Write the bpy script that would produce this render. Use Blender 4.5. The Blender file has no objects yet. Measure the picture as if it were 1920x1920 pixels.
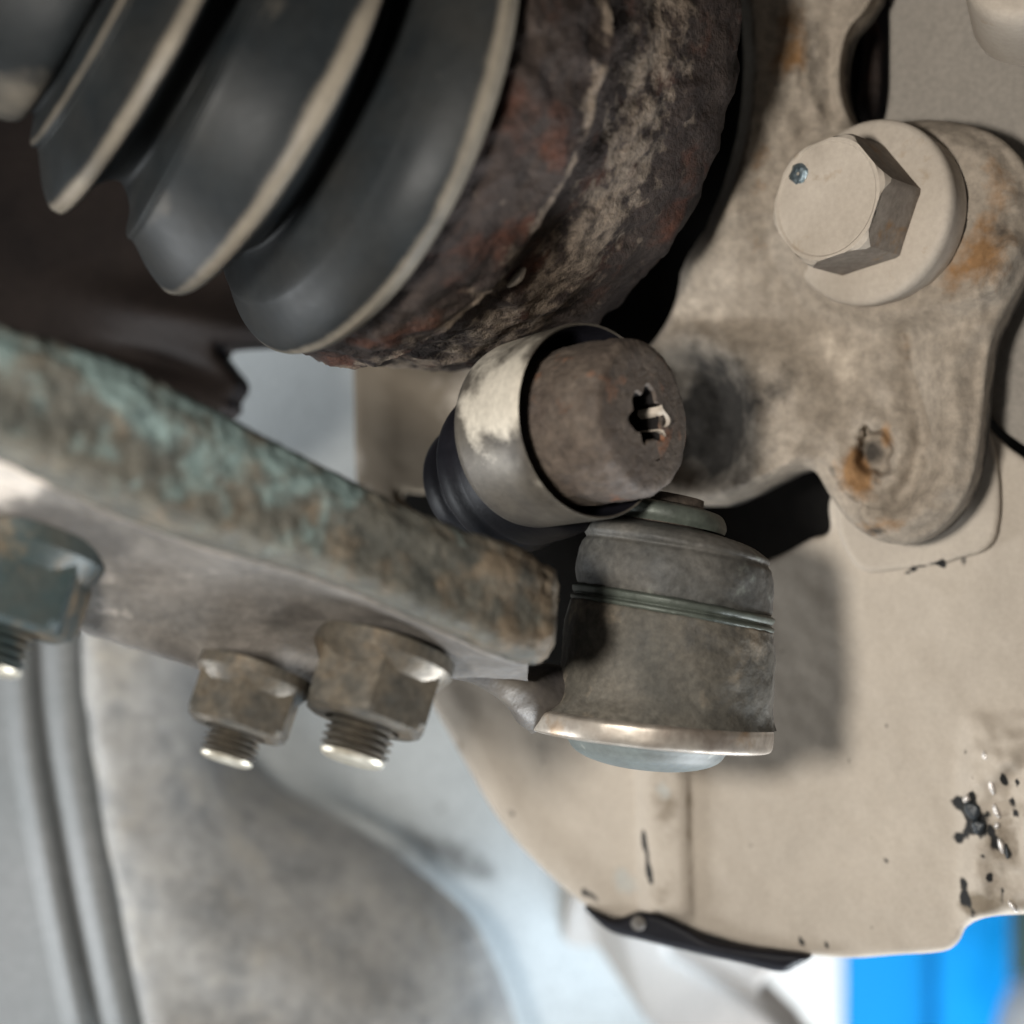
import bpy, math, random
import numpy as np
from mathutils import Vector, Matrix, noise
random.seed(4)
S = bpy.context.scene
COL = S.collection
R_ = math.radians

# ------------------------------------------------------------------ camera
CAMY = -0.30
cam = bpy.data.cameras.new("camera")
cam.sensor_width = 36; cam.lens = 54
cam.clip_start = 0.01; cam.clip_end = 20
cam.dof.use_dof = True; cam.dof.focus_distance = 0.278; cam.dof.aperture_fstop = 7.6
camo = bpy.data.objects.new("camera", cam); COL.objects.link(camo)
camo.location = (0, CAMY, 0); camo.rotation_euler = (R_(90), 0, 0)
S.camera = camo

# ------------------------------------------------------------------ light
PX = 0.2 / 0.3 / 1920
def W(px, py, D):
    return np.array([(px - 960) * PX * D, D + CAMY, -(py - 960) * PX * D])
w = bpy.data.worlds.new("World"); S.world = w; w.use_nodes = True
bgn = w.node_tree.nodes["Background"]
bgn.inputs[0].default_value = (1.0, 0.95, 0.90, 1); bgn.inputs[1].default_value = 0.085

def area(name, loc, target, size, power, color):
    l = bpy.data.lights.new(name, 'AREA'); l.shape = 'DISK'; l.size = size; l.energy = power; l.color = color
    o = bpy.data.objects.new(name, l); COL.objects.link(o); o.location = loc
    o.rotation_euler = (Vector(target) - Vector(loc)).to_track_quat('-Z', 'Y').to_euler()
    return o
area("phone_flash", (-0.104, -0.30, 0.008), (0.03, 0.02, 0.0), 0.042, 1.32, (1.0, 0.96, 0.895))
area("daylight_from_door", (-0.20, 0.0, -0.58), (-0.02, -0.02, 0.0), 0.26, 0.85, (0.86, 0.94, 1.0))
area("daylight_through_wheel", (0.26, 0.0, -0.48), (-0.03, 0.12, -0.09), 0.25, 2.4, (0.82, 0.91, 1.0))
area("daylight_from_side", (-0.48, 0.03, -0.24), (-0.03, 0.02, -0.03), 0.12, 2.3, (0.93, 0.97, 1.0))
area("hidden_rim_fill", tuple(W(1300, 1700, 0.44)), tuple(W(1060, 1800, 0.47)), 0.04, 0.030, (0.62, 0.81, 1.0))  # small added lamp hidden behind the shield to brighten the rim strip
area("workshop_daylight", (0.9, 0.45, -1.6), (0.4, 1.6, -0.5), 0.9, 150.0, (0.95, 0.98, 1.0))
S.view_settings.view_transform = 'Standard'; S.view_settings.look = 'None'
S.view_settings.exposure = 0.0; S.view_settings.gamma = 1.0

# ------------------------------------------------------------------ helpers
CAMP = np.array([0, CAMY, 0.0])
def unit(v):
    v = np.array(v, float); return v / np.linalg.norm(v)
class Plane:
    def __init__(s, P0, A): s.P0 = np.array(P0, float); s.A = unit(A)
    def at(s, px, py, off=0.0):
        px = np.asarray(px, float); py = np.asarray(py, float)
        d = np.stack([(px - 960) * PX, np.ones_like(px), -(py - 960) * PX], -1)
        t = (np.dot(s.P0 - CAMP, s.A) + off) / (d @ s.A)
        return CAMP + d * t[..., None] if np.ndim(t) else CAMP + d * t

def crs(P, sub, closed=False):
    """Catmull-Rom through the rows of P"""
    P = np.array(P, float); n = len(P); out = []
    rng = range(n if closed else n - 1)
    for i in rng:
        if closed: a, b, c, d = P[i-1], P[i], P[(i+1) % n], P[(i+2) % n]
        else:
            b, c = P[i], P[i+1]
            a = P[i-1] if i else 2*b - c
            d = P[i+2] if i + 2 < n else 2*c - b
        for k in range(sub):
            t = k / sub
            out.append(0.5*((2*b) + (c-a)*t + (2*a-5*b+4*c-d)*t*t + (-a+3*b-3*c+d)*t**3))
    if not closed: out.append(P[-1])
    return np.array(out)

def mk(name, V, F, m, parent=None, smooth=True, attrs=None, loc=None, angle=None):
    V = np.asarray(V, float)
    wl = V.mean(0) if loc is None else np.array(loc, float)
    me = bpy.data.meshes.new(name)
    me.from_pydata([tuple(v) for v in (V - wl)], [], [tuple(int(i) for i in f) for f in F])
    me.materials.append(m)
    if smooth:
        me.polygons.foreach_set("use_smooth", [True] * len(me.polygons))
    if attrs:
        for k, a in attrs.items():
            at = me.attributes.new(k, 'FLOAT', 'POINT'); at.data.foreach_set("value", np.asarray(a, np.float32))
    if angle: me.set_sharp_from_angle(angle=R_(angle))
    me.update()
    o = bpy.data.objects.new(name, me); COL.objects.link(o)
    if parent is not None:
        o.parent = parent
        pl = np.array(parent.get("_w", (0, 0, 0)))
        o.location = wl - pl
    else:
        o.location = wl
    o["_w"] = tuple(wl)
    return o
def tag(o, label, cat, group=None, kind=None):
    if label: o["label"] = label
    if cat: o["category"] = cat
    if group: o["group"] = group
    if kind: o["kind"] = kind
    return o
def empty(name, loc, label=None, cat=None, group=None):
    o = bpy.data.objects.new(name, None); COL.objects.link(o); o.location = loc; o.empty_display_size = 0.01
    o["_w"] = tuple(float(x) for x in loc)
    return tag(o, label, cat, group)

def fbm(p, sc, oct=3):
    v = 0; a = 1; s = 0
    for i in range(oct):
        v += a * noise.noise(Vector(p) * sc * (2**i)); s += a; a *= 0.5
    return v / s

def lathe(rings, seg=160, disp=0.0, dsc=200, caps=(False, False), ref=(0, 0, 1)):
    """rings: rows cx,cy,cz,nx,ny,nz,R  -> verts, faces"""
    V = []; F = []
    for r in rings:
        c = np.array(r[:3]); n = unit(r[3:6]); R = r[6]
        u = np.cross(n, ref); u = unit(u); v = np.cross(n, u)
        for k in range(seg):
            a = 2*math.pi*k/seg
            d = math.cos(a)*u + math.sin(a)*v
            p = c + R*d
            if disp: p = p + d * disp * fbm(p, dsc, 4)
            V.append(p)
    m = len(rings)
    for i in range(m-1):
        for k in range(seg):
            a = i*seg+k; b = i*seg+(k+1) % seg
            F.append((a, b, b+seg, a+seg))
    if caps[0]: F.append(tuple(range(seg))[::-1])
    if caps[1]: F.append(tuple((m-1)*seg + k for k in range(seg)))
    return V, F

def ringrow(px, py, D, n, R):
    return list(W(px, py, D)) + list(unit(n)) + [R]

def straight(P, axis, prof):
    """rings along an axis from P: prof = (distance, radius)"""
    P = np.array(P, float); A = unit(axis)
    return [list(P + A*t) + list(A) + [r] for t, r in prof]

def loft(rails, n=80, sub=6, disp=0.0, dsc=120, cap=False):
    """rails: list of lists of (px,py,D); smooth both ways"""
    RR = []
    for r in rails:
        c = crs([W(*p) for p in r], 24)
        d = np.r_[0, np.cumsum(np.linalg.norm(np.diff(c, axis=0), axis=1))]
        t = np.linspace(0, d[-1], n)
        RR.append(np.stack([np.interp(t, d, c[:, k]) for k in range(3)], 1))
    RR = np.array(RR)
    G = crs(RR.reshape(len(rails), -1), sub).reshape(-1, n, 3)
    m = len(G)
    if disp:
        du = np.gradient(G, axis=1); dv = np.gradient(G, axis=0)
        N = np.cross(du, dv); N /= np.linalg.norm(N, axis=-1, keepdims=True) + 1e-12
        for i in range(m):
            for k in range(n):
                G[i, k] += N[i, k] * disp * fbm(G[i, k], dsc, 4)
    V = G.reshape(-1, 3); F = []
    for i in range(m-1):
        for k in range(n-1):
            a = i*n+k; F.append((a, a+1, a+n+1, a+n))
    return V, F

def polydist(X, Y, polys):
    """signed-ish distance in px: inside(+), nearest point"""
    best = np.full(X.shape, 1e9); nx = X.copy(); ny = Y.copy(); inside = np.zeros(X.shape, bool)
    for P in polys:
        n = len(P)
        for i in range(n):
            ax, ay = P[i]; bx, by = P[(i+1) % n]
            dx, dy = bx-ax, by-ay; L = dx*dx+dy*dy+1e-9
            t = np.clip(((X-ax)*dx+(Y-ay)*dy)/L, 0, 1)
            qx = ax+t*dx; qy = ay+t*dy
            d = np.hypot(X-qx, Y-qy); m = d < best
            best = np.where(m, d, best); nx = np.where(m, qx, nx); ny = np.where(m, qy, ny)
            cr = ((ay > Y) != (by > Y)) & (X < (bx-ax)*(Y-ay)/(by-ay+1e-12)+ax)
            inside ^= cr
    return np.where(inside, best, -best), nx, ny

def gauss(X, Y, cx, cy, rx, ry=None, rot=0):
    ry = ry or rx; c, s = math.cos(R_(rot)), math.sin(R_(rot))
    dx = X-cx; dy = Y-cy
    return np.exp(-(((dx*c+dy*s)/rx)**2 + ((-dx*s+dy*c)/ry)**2))
def plate_disc(X, Y, cx, cy, rx, ry, soft):
    """1 inside an ellipse, falling smoothly to 0 over soft px"""
    d = np.hypot((X-cx)/rx, (Y-cy)/ry)
    t = np.clip((1 - d) * min(rx, ry) / soft + 0.5, 0, 1)
    return t*t*(3-2*t)
def seg_d(X, Y, pts):
    best = np.full(X.shape, 1e9)
    P = crs(pts, 8)
    for i in range(len(P)-1):
        ax, ay = P[i]; bx, by = P[i+1]; dx, dy = bx-ax, by-ay; L = dx*dx+dy*dy+1e-9
        t = np.clip(((X-ax)*dx+(Y-ay)*dy)/L, 0, 1)
        best = np.minimum(best, np.hypot(X-ax-t*dx, Y-ay-t*dy))
    return best

def relief(name, outline, plane, m, parent=None, base=0.0, thick=0.003, er=20, eh=0.002, h=None,
           step=7, holes=(), stain_shade=None, disp=0.0, dsc=200, sub=6, sharp=(), backshade=0):
    """a real cast or pressed sheet lying on `plane`: relief h (metres) with rolled edges and a thickness"""
    P = crs(outline, sub, True); polys = [P] + [crs(q, sub, True) for q in holes]
    x0, y0 = P.min(0); x1, y1 = P.max(0)
    xs = np.arange(x0-step, x1+2*step, step); ys = np.arange(y0-step, y1+2*step, step)
    X, Y = np.meshgrid(xs, ys)
    d, nx, ny = polydist(X, Y, polys)
    ins = d > 0
    cell = ins[:-1, :-1] | ins[1:, :-1] | ins[:-1, 1:] | ins[1:, 1:]
    X = np.where(ins, X, nx); Y = np.where(ins, Y, ny); d = np.maximum(d, 0)
    t = np.clip(d/er, 0, 1)
    off = base - eh + eh*np.sqrt(np.maximum(0, 1-(1-t)**2))
    if h is not None: off = off + h(X, Y) * np.clip(d/(er*0.8), 0, 1)
    G = plane.at(X, Y, off)
    idx = -np.ones(X.shape, int); used = np.zeros(X.shape, bool)
    used[:-1, :-1] |= cell; used[1:, :-1] |= cell; used[:-1, 1:] |= cell; used[1:, 1:] |= cell
    idx[used] = np.arange(used.sum())
    V = G[used]; Xu = X[used]; Yu = Y[used]
    if disp:
        for i in range(len(V)):
            V[i] = V[i] + plane.A * disp * fbm(V[i], dsc, 4)
    ii, jj = np.nonzero(cell)
    F = [(idx[i, j], idx[i+1, j], idx[i+1, j+1], idx[i, j+1]) for i, j in zip(ii, jj)]
    from collections import Counter
    E = {}
    for f in F:
        for a, b in zip(f, f[1:]+f[:1]):
            if (b, a) in E: del E[(b, a)]
            else: E[(a, b)] = 1
    back = {}; V = list(V); A = {k: list(v(Xu, Yu)) for k, v in (stain_shade or {}).items()}
    for (a, b) in list(E):
        for q in (a, b):
            if q not in back:
                back[q] = len(V); V.append(V[q] - plane.A*thick)
                for k in A: A[k].append(A[k][q] + (backshade if k == 'dark' else 0))
        F.append((b, a, back[a], back[b]))
    return mk(name, V, F, m, parent, attrs=A or None)

# ------------------------------------------------------------------ materials
def mat(name, base, base2, sc=60, rough=0.8, metal=0.0, rust=None, rust_at=0.62, rust_sc=90, dark=None, dark_at=0.7, dark_sc=140,
        pale=None, pale_at=0.75, pale_sc=120, bump=0.3, bsc=500, bdist=0.0006, attrs=(), rough2=None, soft=0.08, stretch=(1, 1, 1), coat=0, spec=0.35, speck=0.14):
    m = bpy.data.materials.new(name); m.use_nodes = True; nt = m.node_tree; N = nt.nodes; L = nt.links
    b = N["Principled BSDF"]; b.inputs["Metallic"].default_value = metal; b.inputs["Specular IOR Level"].default_value = spec
    tc = N.new("ShaderNodeTexCoord"); mp = N.new("ShaderNodeMapping"); L.new(tc.outputs["Object"], mp.inputs[0])
    mp.inputs["Scale"].default_value = stretch
    def nz(scale, det=6, off=0):
        n = N.new("ShaderNodeTexNoise"); n.inputs["Scale"].default_value = scale; n.inputs["Detail"].default_value = det
        n.inputs["Roughness"].default_value = 0.6
        if off:
            mm = N.new("ShaderNodeMapping"); mm.inputs["Location"].default_value = (off, off*1.7, -off); mm.inputs["Scale"].default_value = stretch
            L.new(tc.outputs["Object"], mm.inputs[0]); L.new(mm.outputs[0], n.inputs[0])
        else: L.new(mp.outputs[0], n.inputs[0])
        return n
    def mix(f, c1, c2):
        x = N.new("ShaderNodeMix"); x.data_type = 'RGBA'
        L.new(f, x.inputs[0])
        for i, c in ((6, c1), (7, c2)):
            if isinstance(c, tuple): x.inputs[i].default_value = (*c, 1)
            else: L.new(c, x.inputs[i])
        return x.outputs[2]
    def ramp(src, lo, hi):
        r = N.new("ShaderNodeMapRange"); r.inputs[1].default_value = lo; r.inputs[2].default_value = hi; r.clamp = True
        L.new(src, r.inputs[0]); return r.outputs[0]
    n1 = nz(sc)
    col = mix(ramp(n1.outputs[0], 0.35, 0.65), base, base2)
    def layer(col, c, at, s, att, off):
        n = nz(s, 8, off); src = n.outputs[0]
        if att in attrs:
            a = N.new("ShaderNodeAttribute"); a.attribute_name = att
            ad = N.new("ShaderNodeMath"); ad.operation = 'MULTIPLY_ADD'; ad.inputs[1].default_value = 0.6
            L.new(a.outputs["Fac"], ad.inputs[0]); L.new(src, ad.inputs[2]); src = ad.outputs[0]
        f = ramp(src, at - soft, at + soft)
        return mix(f, col, c), f
    fr = None
    if rust: col, fr = layer(col, rust, rust_at, rust_sc, "rust", 3.1)
    if pale: col, fp = layer(col, pale, pale_at, pale_sc, "pale", 7.7)
    if dark: col, fd = layer(col, dark, dark_at, dark_sc, "dark", 5.3)
    # fine speckle
    ns = nz(bsc*1.5, 3, 1.3)
    x = N.new("ShaderNodeMix"); x.data_type = 'RGBA'; x.blend_type = 'MULTIPLY'
    L.new(col, x.inputs[6]); rr = N.new("ShaderNodeMapRange"); rr.inputs[1].default_value = .3; rr.inputs[2].default_value = .7
    rr.inputs[3].default_value = 1-speck; rr.inputs[4].default_value = 1+speck*.8; L.new(ns.outputs[0], rr.inputs[0])
    L.new(rr.outputs[0], x.inputs[7]); x.inputs[0].default_value = 1.0
    L.new(x.outputs[2], b.inputs["Base Color"])
    if rough2 is not None:
        r2 = N.new("ShaderNodeMapRange"); r2.inputs[3].default_value = rough; r2.inputs[4].default_value = rough2
        r2.inputs[1].default_value = .35; r2.inputs[2].default_value = .65
        L.new(n1.outputs[0], r2.inputs[0]); L.new(r2.outputs[0], b.inputs["Roughness"])
    else: b.inputs["Roughness"].default_value = rough
    b.inputs["Coat Weight"].default_value = coat; b.inputs["Coat Roughness"].default_value = 0.3
    nb = nz(bsc, 6, 2.2); bp = N.new("ShaderNodeBump"); bp.inputs["Strength"].default_value = bump; bp.inputs["Distance"].default_value = bdist
    nb2 = nz(bsc*0.25, 4, 9.2); ad = N.new("ShaderNodeMath"); ad.operation = 'ADD'
    L.new(nb.outputs[0], ad.inputs[0]); L.new(nb2.outputs[0], ad.inputs[1]); L.new(ad.outputs[0], bp.inputs["Height"])
    L.new(bp.outputs[0], b.inputs["Normal"])
    return m

DUST = (0.36, 0.315, 0.255); DUST2 = (0.30, 0.26, 0.205)
M_shield = mat("dusty_shield", spec=0.2, speck=.06, base=(0.43, 0.375, 0.312), base2=(0.37, 0.322, 0.268), sc=32, rough=0.85, dark=(0.02, 0.02, 0.02), dark_at=0.86, dark_sc=230,
               rust=(0.19, 0.155, 0.115), rust_at=0.80, rust_sc=60, pale=(0.36, 0.37, 0.35), pale_at=0.85, pale_sc=60, bump=0.12, bsc=700, bdist=0.0003, attrs=("dark", "rust", "pale"))
M_shield2 = mat("dusty_grey_panel", (0.27, 0.24, 0.205), (0.235, 0.21, 0.18), 20, 0.85, bump=0.15, bsc=600, bdist=0.0003)
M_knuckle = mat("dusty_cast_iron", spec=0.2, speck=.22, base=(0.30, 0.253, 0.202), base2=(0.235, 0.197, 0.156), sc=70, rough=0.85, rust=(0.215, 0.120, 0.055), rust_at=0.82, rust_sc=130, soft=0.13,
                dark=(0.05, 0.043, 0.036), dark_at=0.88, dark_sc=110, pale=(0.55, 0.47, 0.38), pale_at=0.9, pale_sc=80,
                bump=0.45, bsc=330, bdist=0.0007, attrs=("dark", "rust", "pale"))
M_bolt = mat("dusty_bolt", spec=0.2, speck=.07, base=(0.42, 0.365, 0.305), base2=(0.36, 0.31, 0.255), sc=60, rough=0.8, rust=(0.27, 0.20, 0.13), rust_at=0.70, rust_sc=170, pale=(0.30, 0.26, 0.215), pale_at=0.66, pale_sc=60, bump=0.1, bsc=600, bdist=0.0003)
M_boltshade = mat("shaded_bolt_side", speck=.2, spec=0.2, base=(0.22, 0.185, 0.15), base2=(0.16, 0.13, 0.105), sc=120, rough=0.8, rust=(0.22, 0.12, 0.05), rust_at=0.66, rust_sc=150, bump=0.15, bsc=500, bdist=0.0004)  # darker copy of the bolt colour, painting shade on the side faces
M_rubber = mat("boot_rubber", spec=0.15, rust=(0.016, 0.0155, 0.014), rust_at=0.60, rust_sc=55, base=(0.0065, 0.008, 0.009), base2=(0.012, 0.014, 0.015), sc=60, rough=0.44, bump=0.12, bsc=420, bdist=0.0004, rough2=0.56, speck=.1,
               pale=(0.145, 0.125, 0.098), pale_at=0.92, pale_sc=50, attrs=("pale",), soft=0.2)
M_housing = mat("rusty_joint_housing", spec=0.2, speck=.35, base=(0.018, 0.012, 0.010), base2=(0.036, 0.026, 0.021), sc=70, rough=0.8, rust=(0.06, 0.022, 0.012), rust_at=0.62, rust_sc=80,
                pale=(0.145, 0.112, 0.084), pale_at=0.74, pale_sc=260, bump=1.0, bsc=420, bdist=0.0012, attrs=("pale", "dark"), dark=(0.02, 0.015, 0.012), dark_at=0.85, dark_sc=70)
M_rust = mat("rusted_steel", (0.054, 0.040, 0.031), (0.084, 0.065, 0.050), 90, 0.75, rust=(0.19, 0.075, 0.033), rust_at=0.66, rust_sc=130,
             dark=(0.04, 0.03, 0.025), dark_at=0.68, speck=0.35, bump=0.6, bsc=420, bdist=0.0008)
M_steel = mat("brushed_steel", (0.12, 0.105, 0.085), (0.05, 0.044, 0.038), 70, 0.40, metal=0.35, pale=(0.52, 0.47, 0.39), pale_at=0.84, pale_sc=90, attrs=("pale",), bump=0.2, bsc=500, bdist=0.0003, rough2=0.6)
M_bright = mat("bright_steel_lip", (0.40, 0.36, 0.31), (0.20, 0.165, 0.135), 130, 0.36, metal=0.55, rust=(0.25, 0.15, 0.07), rust_at=0.68, bump=0.15, bsc=400, bdist=0.0003, rough2=0.5)
M_black = mat("black_rubber_seal", spec=0.15, base=(0.004, 0.004, 0.006), base2=(0.008, 0.0075, 0.010), sc=60, rough=0.5, bump=0.2, bsc=400)
M_arm = mat("worn_painted_arm", (0.088, 0.082, 0.066), (0.042, 0.042, 0.036), 130, 0.62, rust=(0.115, 0.088, 0.060), rust_at=0.64, rust_sc=150,
            pale=(0.105, 0.140, 0.133), pale_at=0.72, pale_sc=190, dark=(0.020, 0.030, 0.030), dark_at=0.70, dark_sc=120, speck=0.3, bump=0.9, bsc=330, bdist=0.0012, attrs=("pale", "rust"), rough2=0.8, spec=.25)
M_plate = mat("arm_underside", (0.135, 0.120, 0.105), (0.092, 0.083, 0.073), 60, 0.68, dark=(0.06, 0.054, 0.048), dark_at=0.74, dark_sc=60,
              pale=(0.36, 0.32, 0.28), pale_at=0.82, pale_sc=90, speck=0.2, bump=0.4, bsc=400, bdist=0.0006, attrs=("pale", "dark"))
M_nut = mat("greasy_nut", (0.115, 0.097, 0.074), (0.045, 0.043, 0.037), 150, 0.36, metal=0.45, rust=(0.13, 0.095, 0.06), rust_at=0.64, dark=(0.04, 0.045, 0.045), dark_at=0.68, speck=0.3, bump=0.35, bsc=420, bdist=0.0005, rough2=0.7)
M_nutend = mat("bright_stud", (0.48, 0.45, 0.38), (0.20, 0.17, 0.12), 200, 0.4, metal=0.5, bump=0.3, bsc=420, bdist=0.0004)
M_ball = mat("ball_joint_casting", (0.055, 0.051, 0.042), (0.092, 0.080, 0.063), 60, 0.72, rust=(0.20, 0.16, 0.115), rust_at=0.64, rust_sc=75,
             dark=(0.035, 0.036, 0.036), dark_at=0.66, dark_sc=80, speck=0.32, bump=0.55, bsc=420, bdist=0.0007)
M_ballboot = mat("ball_joint_boot", (0.045, 0.044, 0.040), (0.08, 0.073, 0.063), 60, 0.6, pale=(0.19, 0.20, 0.17), pale_at=0.68, dark=(0.03, 0.032, 0.03), dark_at=0.62, dark_sc=60, speck=0.3, bump=0.3, bsc=500)
M_green = mat("green_grey_ring", (0.075, 0.085, 0.070), (0.045, 0.05, 0.042), 140, 0.5, metal=0.2, dark=(0.04, 0.05, 0.04), dark_at=0.66, bump=0.3, bsc=500)
M_cap = mat("teal_grey_cap", (0.11, 0.125, 0.118), (0.09, 0.096, 0.09), 60, 0.55, bump=0.2, bsc=500, pale=(0.36, 0.36, 0.32), pale_at=0.7)
M_hole = mat("deep_black_iron", spec=0.03, base=(0.010, 0.009, 0.009), base2=(0.018, 0.016, 0.015), sc=60, rough=0.8, bump=0.2)
M_disc = mat("shaded_disc_iron", spec=0.05, base=(0.006, 0.0055, 0.005), base2=(0.010, 0.009, 0.008), sc=60, rough=0.7, bump=0.2)  # near black, so the colour itself holds the darkness behind the shield
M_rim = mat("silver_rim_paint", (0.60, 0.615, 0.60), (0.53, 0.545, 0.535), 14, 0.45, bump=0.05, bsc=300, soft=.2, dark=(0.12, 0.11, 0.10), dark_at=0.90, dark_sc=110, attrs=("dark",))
M_tyre = mat("dusty_tyre", (0.31, 0.305, 0.295), (0.38, 0.37, 0.35), 60, 0.75, pale=(0.42, 0.39, 0.34), pale_at=0.64, pale_sc=70,
             dark=(0.21, 0.213, 0.212), dark_at=0.60, dark_sc=85, bump=0.4, bsc=220, bdist=0.001, soft=0.12, attrs=("pale",))
M_rib = mat("tyre_rib", (0.17, 0.18, 0.18), (0.21, 0.215, 0.215), 20, 0.55, bump=0.1, bsc=300)
M_liner = mat("dark_liner", spec=0.03, base=(0.007, 0.006, 0.006), base2=(0.012, 0.009, 0.009), sc=20, rough=0.8, bump=0.2)
M_subframe = mat("dark_subframe_metal", spec=0.15, base=(0.010, 0.0075, 0.007), base2=(0.019, 0.014, 0.012), sc=30, rough=0.65, bump=0.4)
M_blue = mat("blue_post_paint", spec=0.1, base=(0.006, 0.36, 0.90), base2=(0.005, 0.345, 0.87), sc=4, rough=0.4, bump=0.02)
M_wall = mat("white_wall_paint", (0.85, 0.86, 0.85), (0.80, 0.81, 0.80), 3, 0.8, bump=0.05)
M_dgreen = mat("dark_green_cabinet", (0.018, 0.05, 0.048), (0.03, 0.07, 0.065), 8, 0.6, bump=0.05)
M_floor = mat("concrete_floor", (0.30, 0.30, 0.29), (0.24, 0.24, 0.235), 3, 0.8, bump=0.1)

# ------------------------------------------------------------------ planes of the wheel side
AB = unit((-0.70, -0.71, 0.04))            # big bolt's axis
PB = W(1665, 405, 0.300)
KN = Plane(PB, (-0.50, -0.86, 0.04))       # knuckle face
SH = Plane(PB + np.array([0, 0.020, 0]), (-0.42, -0.905, 0.03))   # dust shield

# ------------------------------------------------------------------ workshop behind
def box(name, x0, x1, y0, y1, z0, z1, m, parent=None, bev=0.0):
    V = [(x, y, z) for x in (x0, x1) for y in (y0, y1) for z in (z0, z1)]
    F = [(0, 1, 3, 2), (4, 6, 7, 5), (0, 4, 5, 1), (2, 3, 7, 6), (0, 2, 6, 4), (1, 5, 7, 3)]
    o = mk(name, V, F, m, parent, smooth=False)
    if bev:
        md = o.modifiers.new("bevel", 'BEVEL'); md.width = bev; md.segments = 3
    return o
wl = box("workshop_wall", -1.5, 3.0, 2.2, 2.3, -1.6, 1.5, M_wall); tag(wl, "white workshop wall far behind the wheel", None, kind="structure")
fl = box("floor", -1.5, 3.0, -1.0, 2.199, -1.7, -1.601, M_floor); tag(fl, "grey workshop floor below the raised car", None, kind="structure")
D = 0.90
p0 = W(1580, 0, D)[0]; p1 = W(1893, 0, D)[0]
post = empty("lift_post", ((p0+p1)/2, D-0.25, -1.6), "bright blue square steel lift post behind the dust shield", "post")
box("front_face", p0, p1, D-0.3, D-0.298, -1.60, 0.2, M_blue, post, 0.0006)
0 and box("side_face", p0, p0+0.002, D-0.2975, D-0.2, -1.60, 0.2, M_blue, post)
box("fold", p0+(p1-p0)*0.55, p1-0.001, D-0.304, D-0.3005, -1.60, 0.2, M_blue, post, 0.001)
c0 = W(1885, 0, 1.0)[0]
cab = box("tool_cabinet", c0, c0+0.3, 0.705, 1.0, -1.60, 0.1, M_dgreen, None, 0.004)
tag(cab, "dark green cabinet edge right of the blue post", "cabinet")
rag = empty("rag", W(1905, 1850, 0.85), "pale grey crumpled rag at the bottom right corner", "rag")
V, F = lathe([list(W(1968, y+50, 0.85)) + [0.1, 0.1, 1] + [r] for y, r in ((1770, .002), (1800, .018), (1850, .026), (1910, .030), (1990, .022), (2010, 0.002))], 40, 0.012, 40)
mk("cloth", V, F, M_wall, rag)

# ------------------------------------------------------------------ wheel: rim and tyre seen behind the shield
wheel = empty("wheel", W(760, 1500, 0.45), "silver rim and dusty grey tyre seen behind the dust shield", "wheel")
rails = [
 [(900, 250, .50), (900, 700, .50), (980, 1250, .495), (1200, 1600, .49), (1500, 1900, .48)],
 [(700, 250, .49), (730, 800, .49), (830, 1300, .485), (1030, 1650, .48), (1230, 1990, .47)],
 [(560, 300, .475), (560, 800, .475), (640, 1400, .47), (860, 1640, .465), (1060, 2010, .46)],
 [(440, 400, .455), (430, 850, .455), (500, 1400, .45), (780, 1600, .445), (960, 2010, .44)],
 [(400, 400, .45), (385, 850, .45), (440, 1390, .44), (720, 1620, .435), (880, 2010, .43)]]
V, F = loft(rails, 90, 8)
sx = [(p[0]/(PX*(p[1]+.3))+960, 960-p[2]/(PX*(p[1]+.3))) for p in V]
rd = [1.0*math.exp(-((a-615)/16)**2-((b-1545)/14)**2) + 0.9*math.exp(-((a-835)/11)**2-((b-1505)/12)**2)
      + 0.7*math.exp(-((a-758)/9)**2-((b-1765)/9)**2) + .5*math.exp(-((a-625)/8)**2-((b-770)/8)**2) + .85*math.exp(-(((a-830)*.9+(b-1600)*.42)/130)**2-((-(a-830)*.42+(b-1600)*.9)/42)**2) for a, b in sx]  # the last, wide blot paints a soft shadow across the rim
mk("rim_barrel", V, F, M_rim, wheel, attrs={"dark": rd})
tyr = [
 [(430, 1150, .448), (470, 1420, .438), (740, 1600, .432), (900, 1750, .43), (1010, 2050, .43)],
 [(400, 1150, .425), (440, 1450, .420), (700, 1660, .415), (840, 1800, .413), (930, 2050, .41)],
 [(320, 1120, .405), (380, 1500, .400), (560, 1750, .395), (700, 1900, .39), (760, 2050, .39)],
 [(240, 1100, .395), (300, 1500, .39), (400, 1750, .385), (480, 1900, .385), (520, 2050, .38)],
 [(170, 1080, .392), (190, 1350, .39), (235, 1600, .387), (290, 1850, .385), (330, 2050, .38)],
 [(150, 1080, .398), (165, 1350, .396), (205, 1600, .393), (255, 1850, .39), (300, 2050, .39)]]
V, F = loft(tyr, 110, 8, disp=0.0016, dsc=45)
sidewall = mk("tyre_sidewall", V, F, M_tyre, wheel)
V, F = loft([[(a-dx*1.0 , b, c+.0+dz) for a, b, c in tyr[-1]] for dx, dz in ((0, 0.0), (10, .010), (200, .022), (420, .03))], 60, 4)
mk("tyre_shoulder", V, F, M_rib, wheel)
for dx, ww, z in ((36, 26, .003), (118, 20, .006)):
    base = [(a-dx, b, c) for a, b, c in tyr[-1]]
    V, F = loft([[(a+ww*s, b, c+z+zz) for a, b, c in base] for s, zz in ((1.8, .0045), (1.1, .002), (.4, 0), (-.4, 0), (-1.1, .002), (-1.8, .0045))], 60, 5)
    mk("tyre_rib", V, F, M_rib, wheel)
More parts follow.
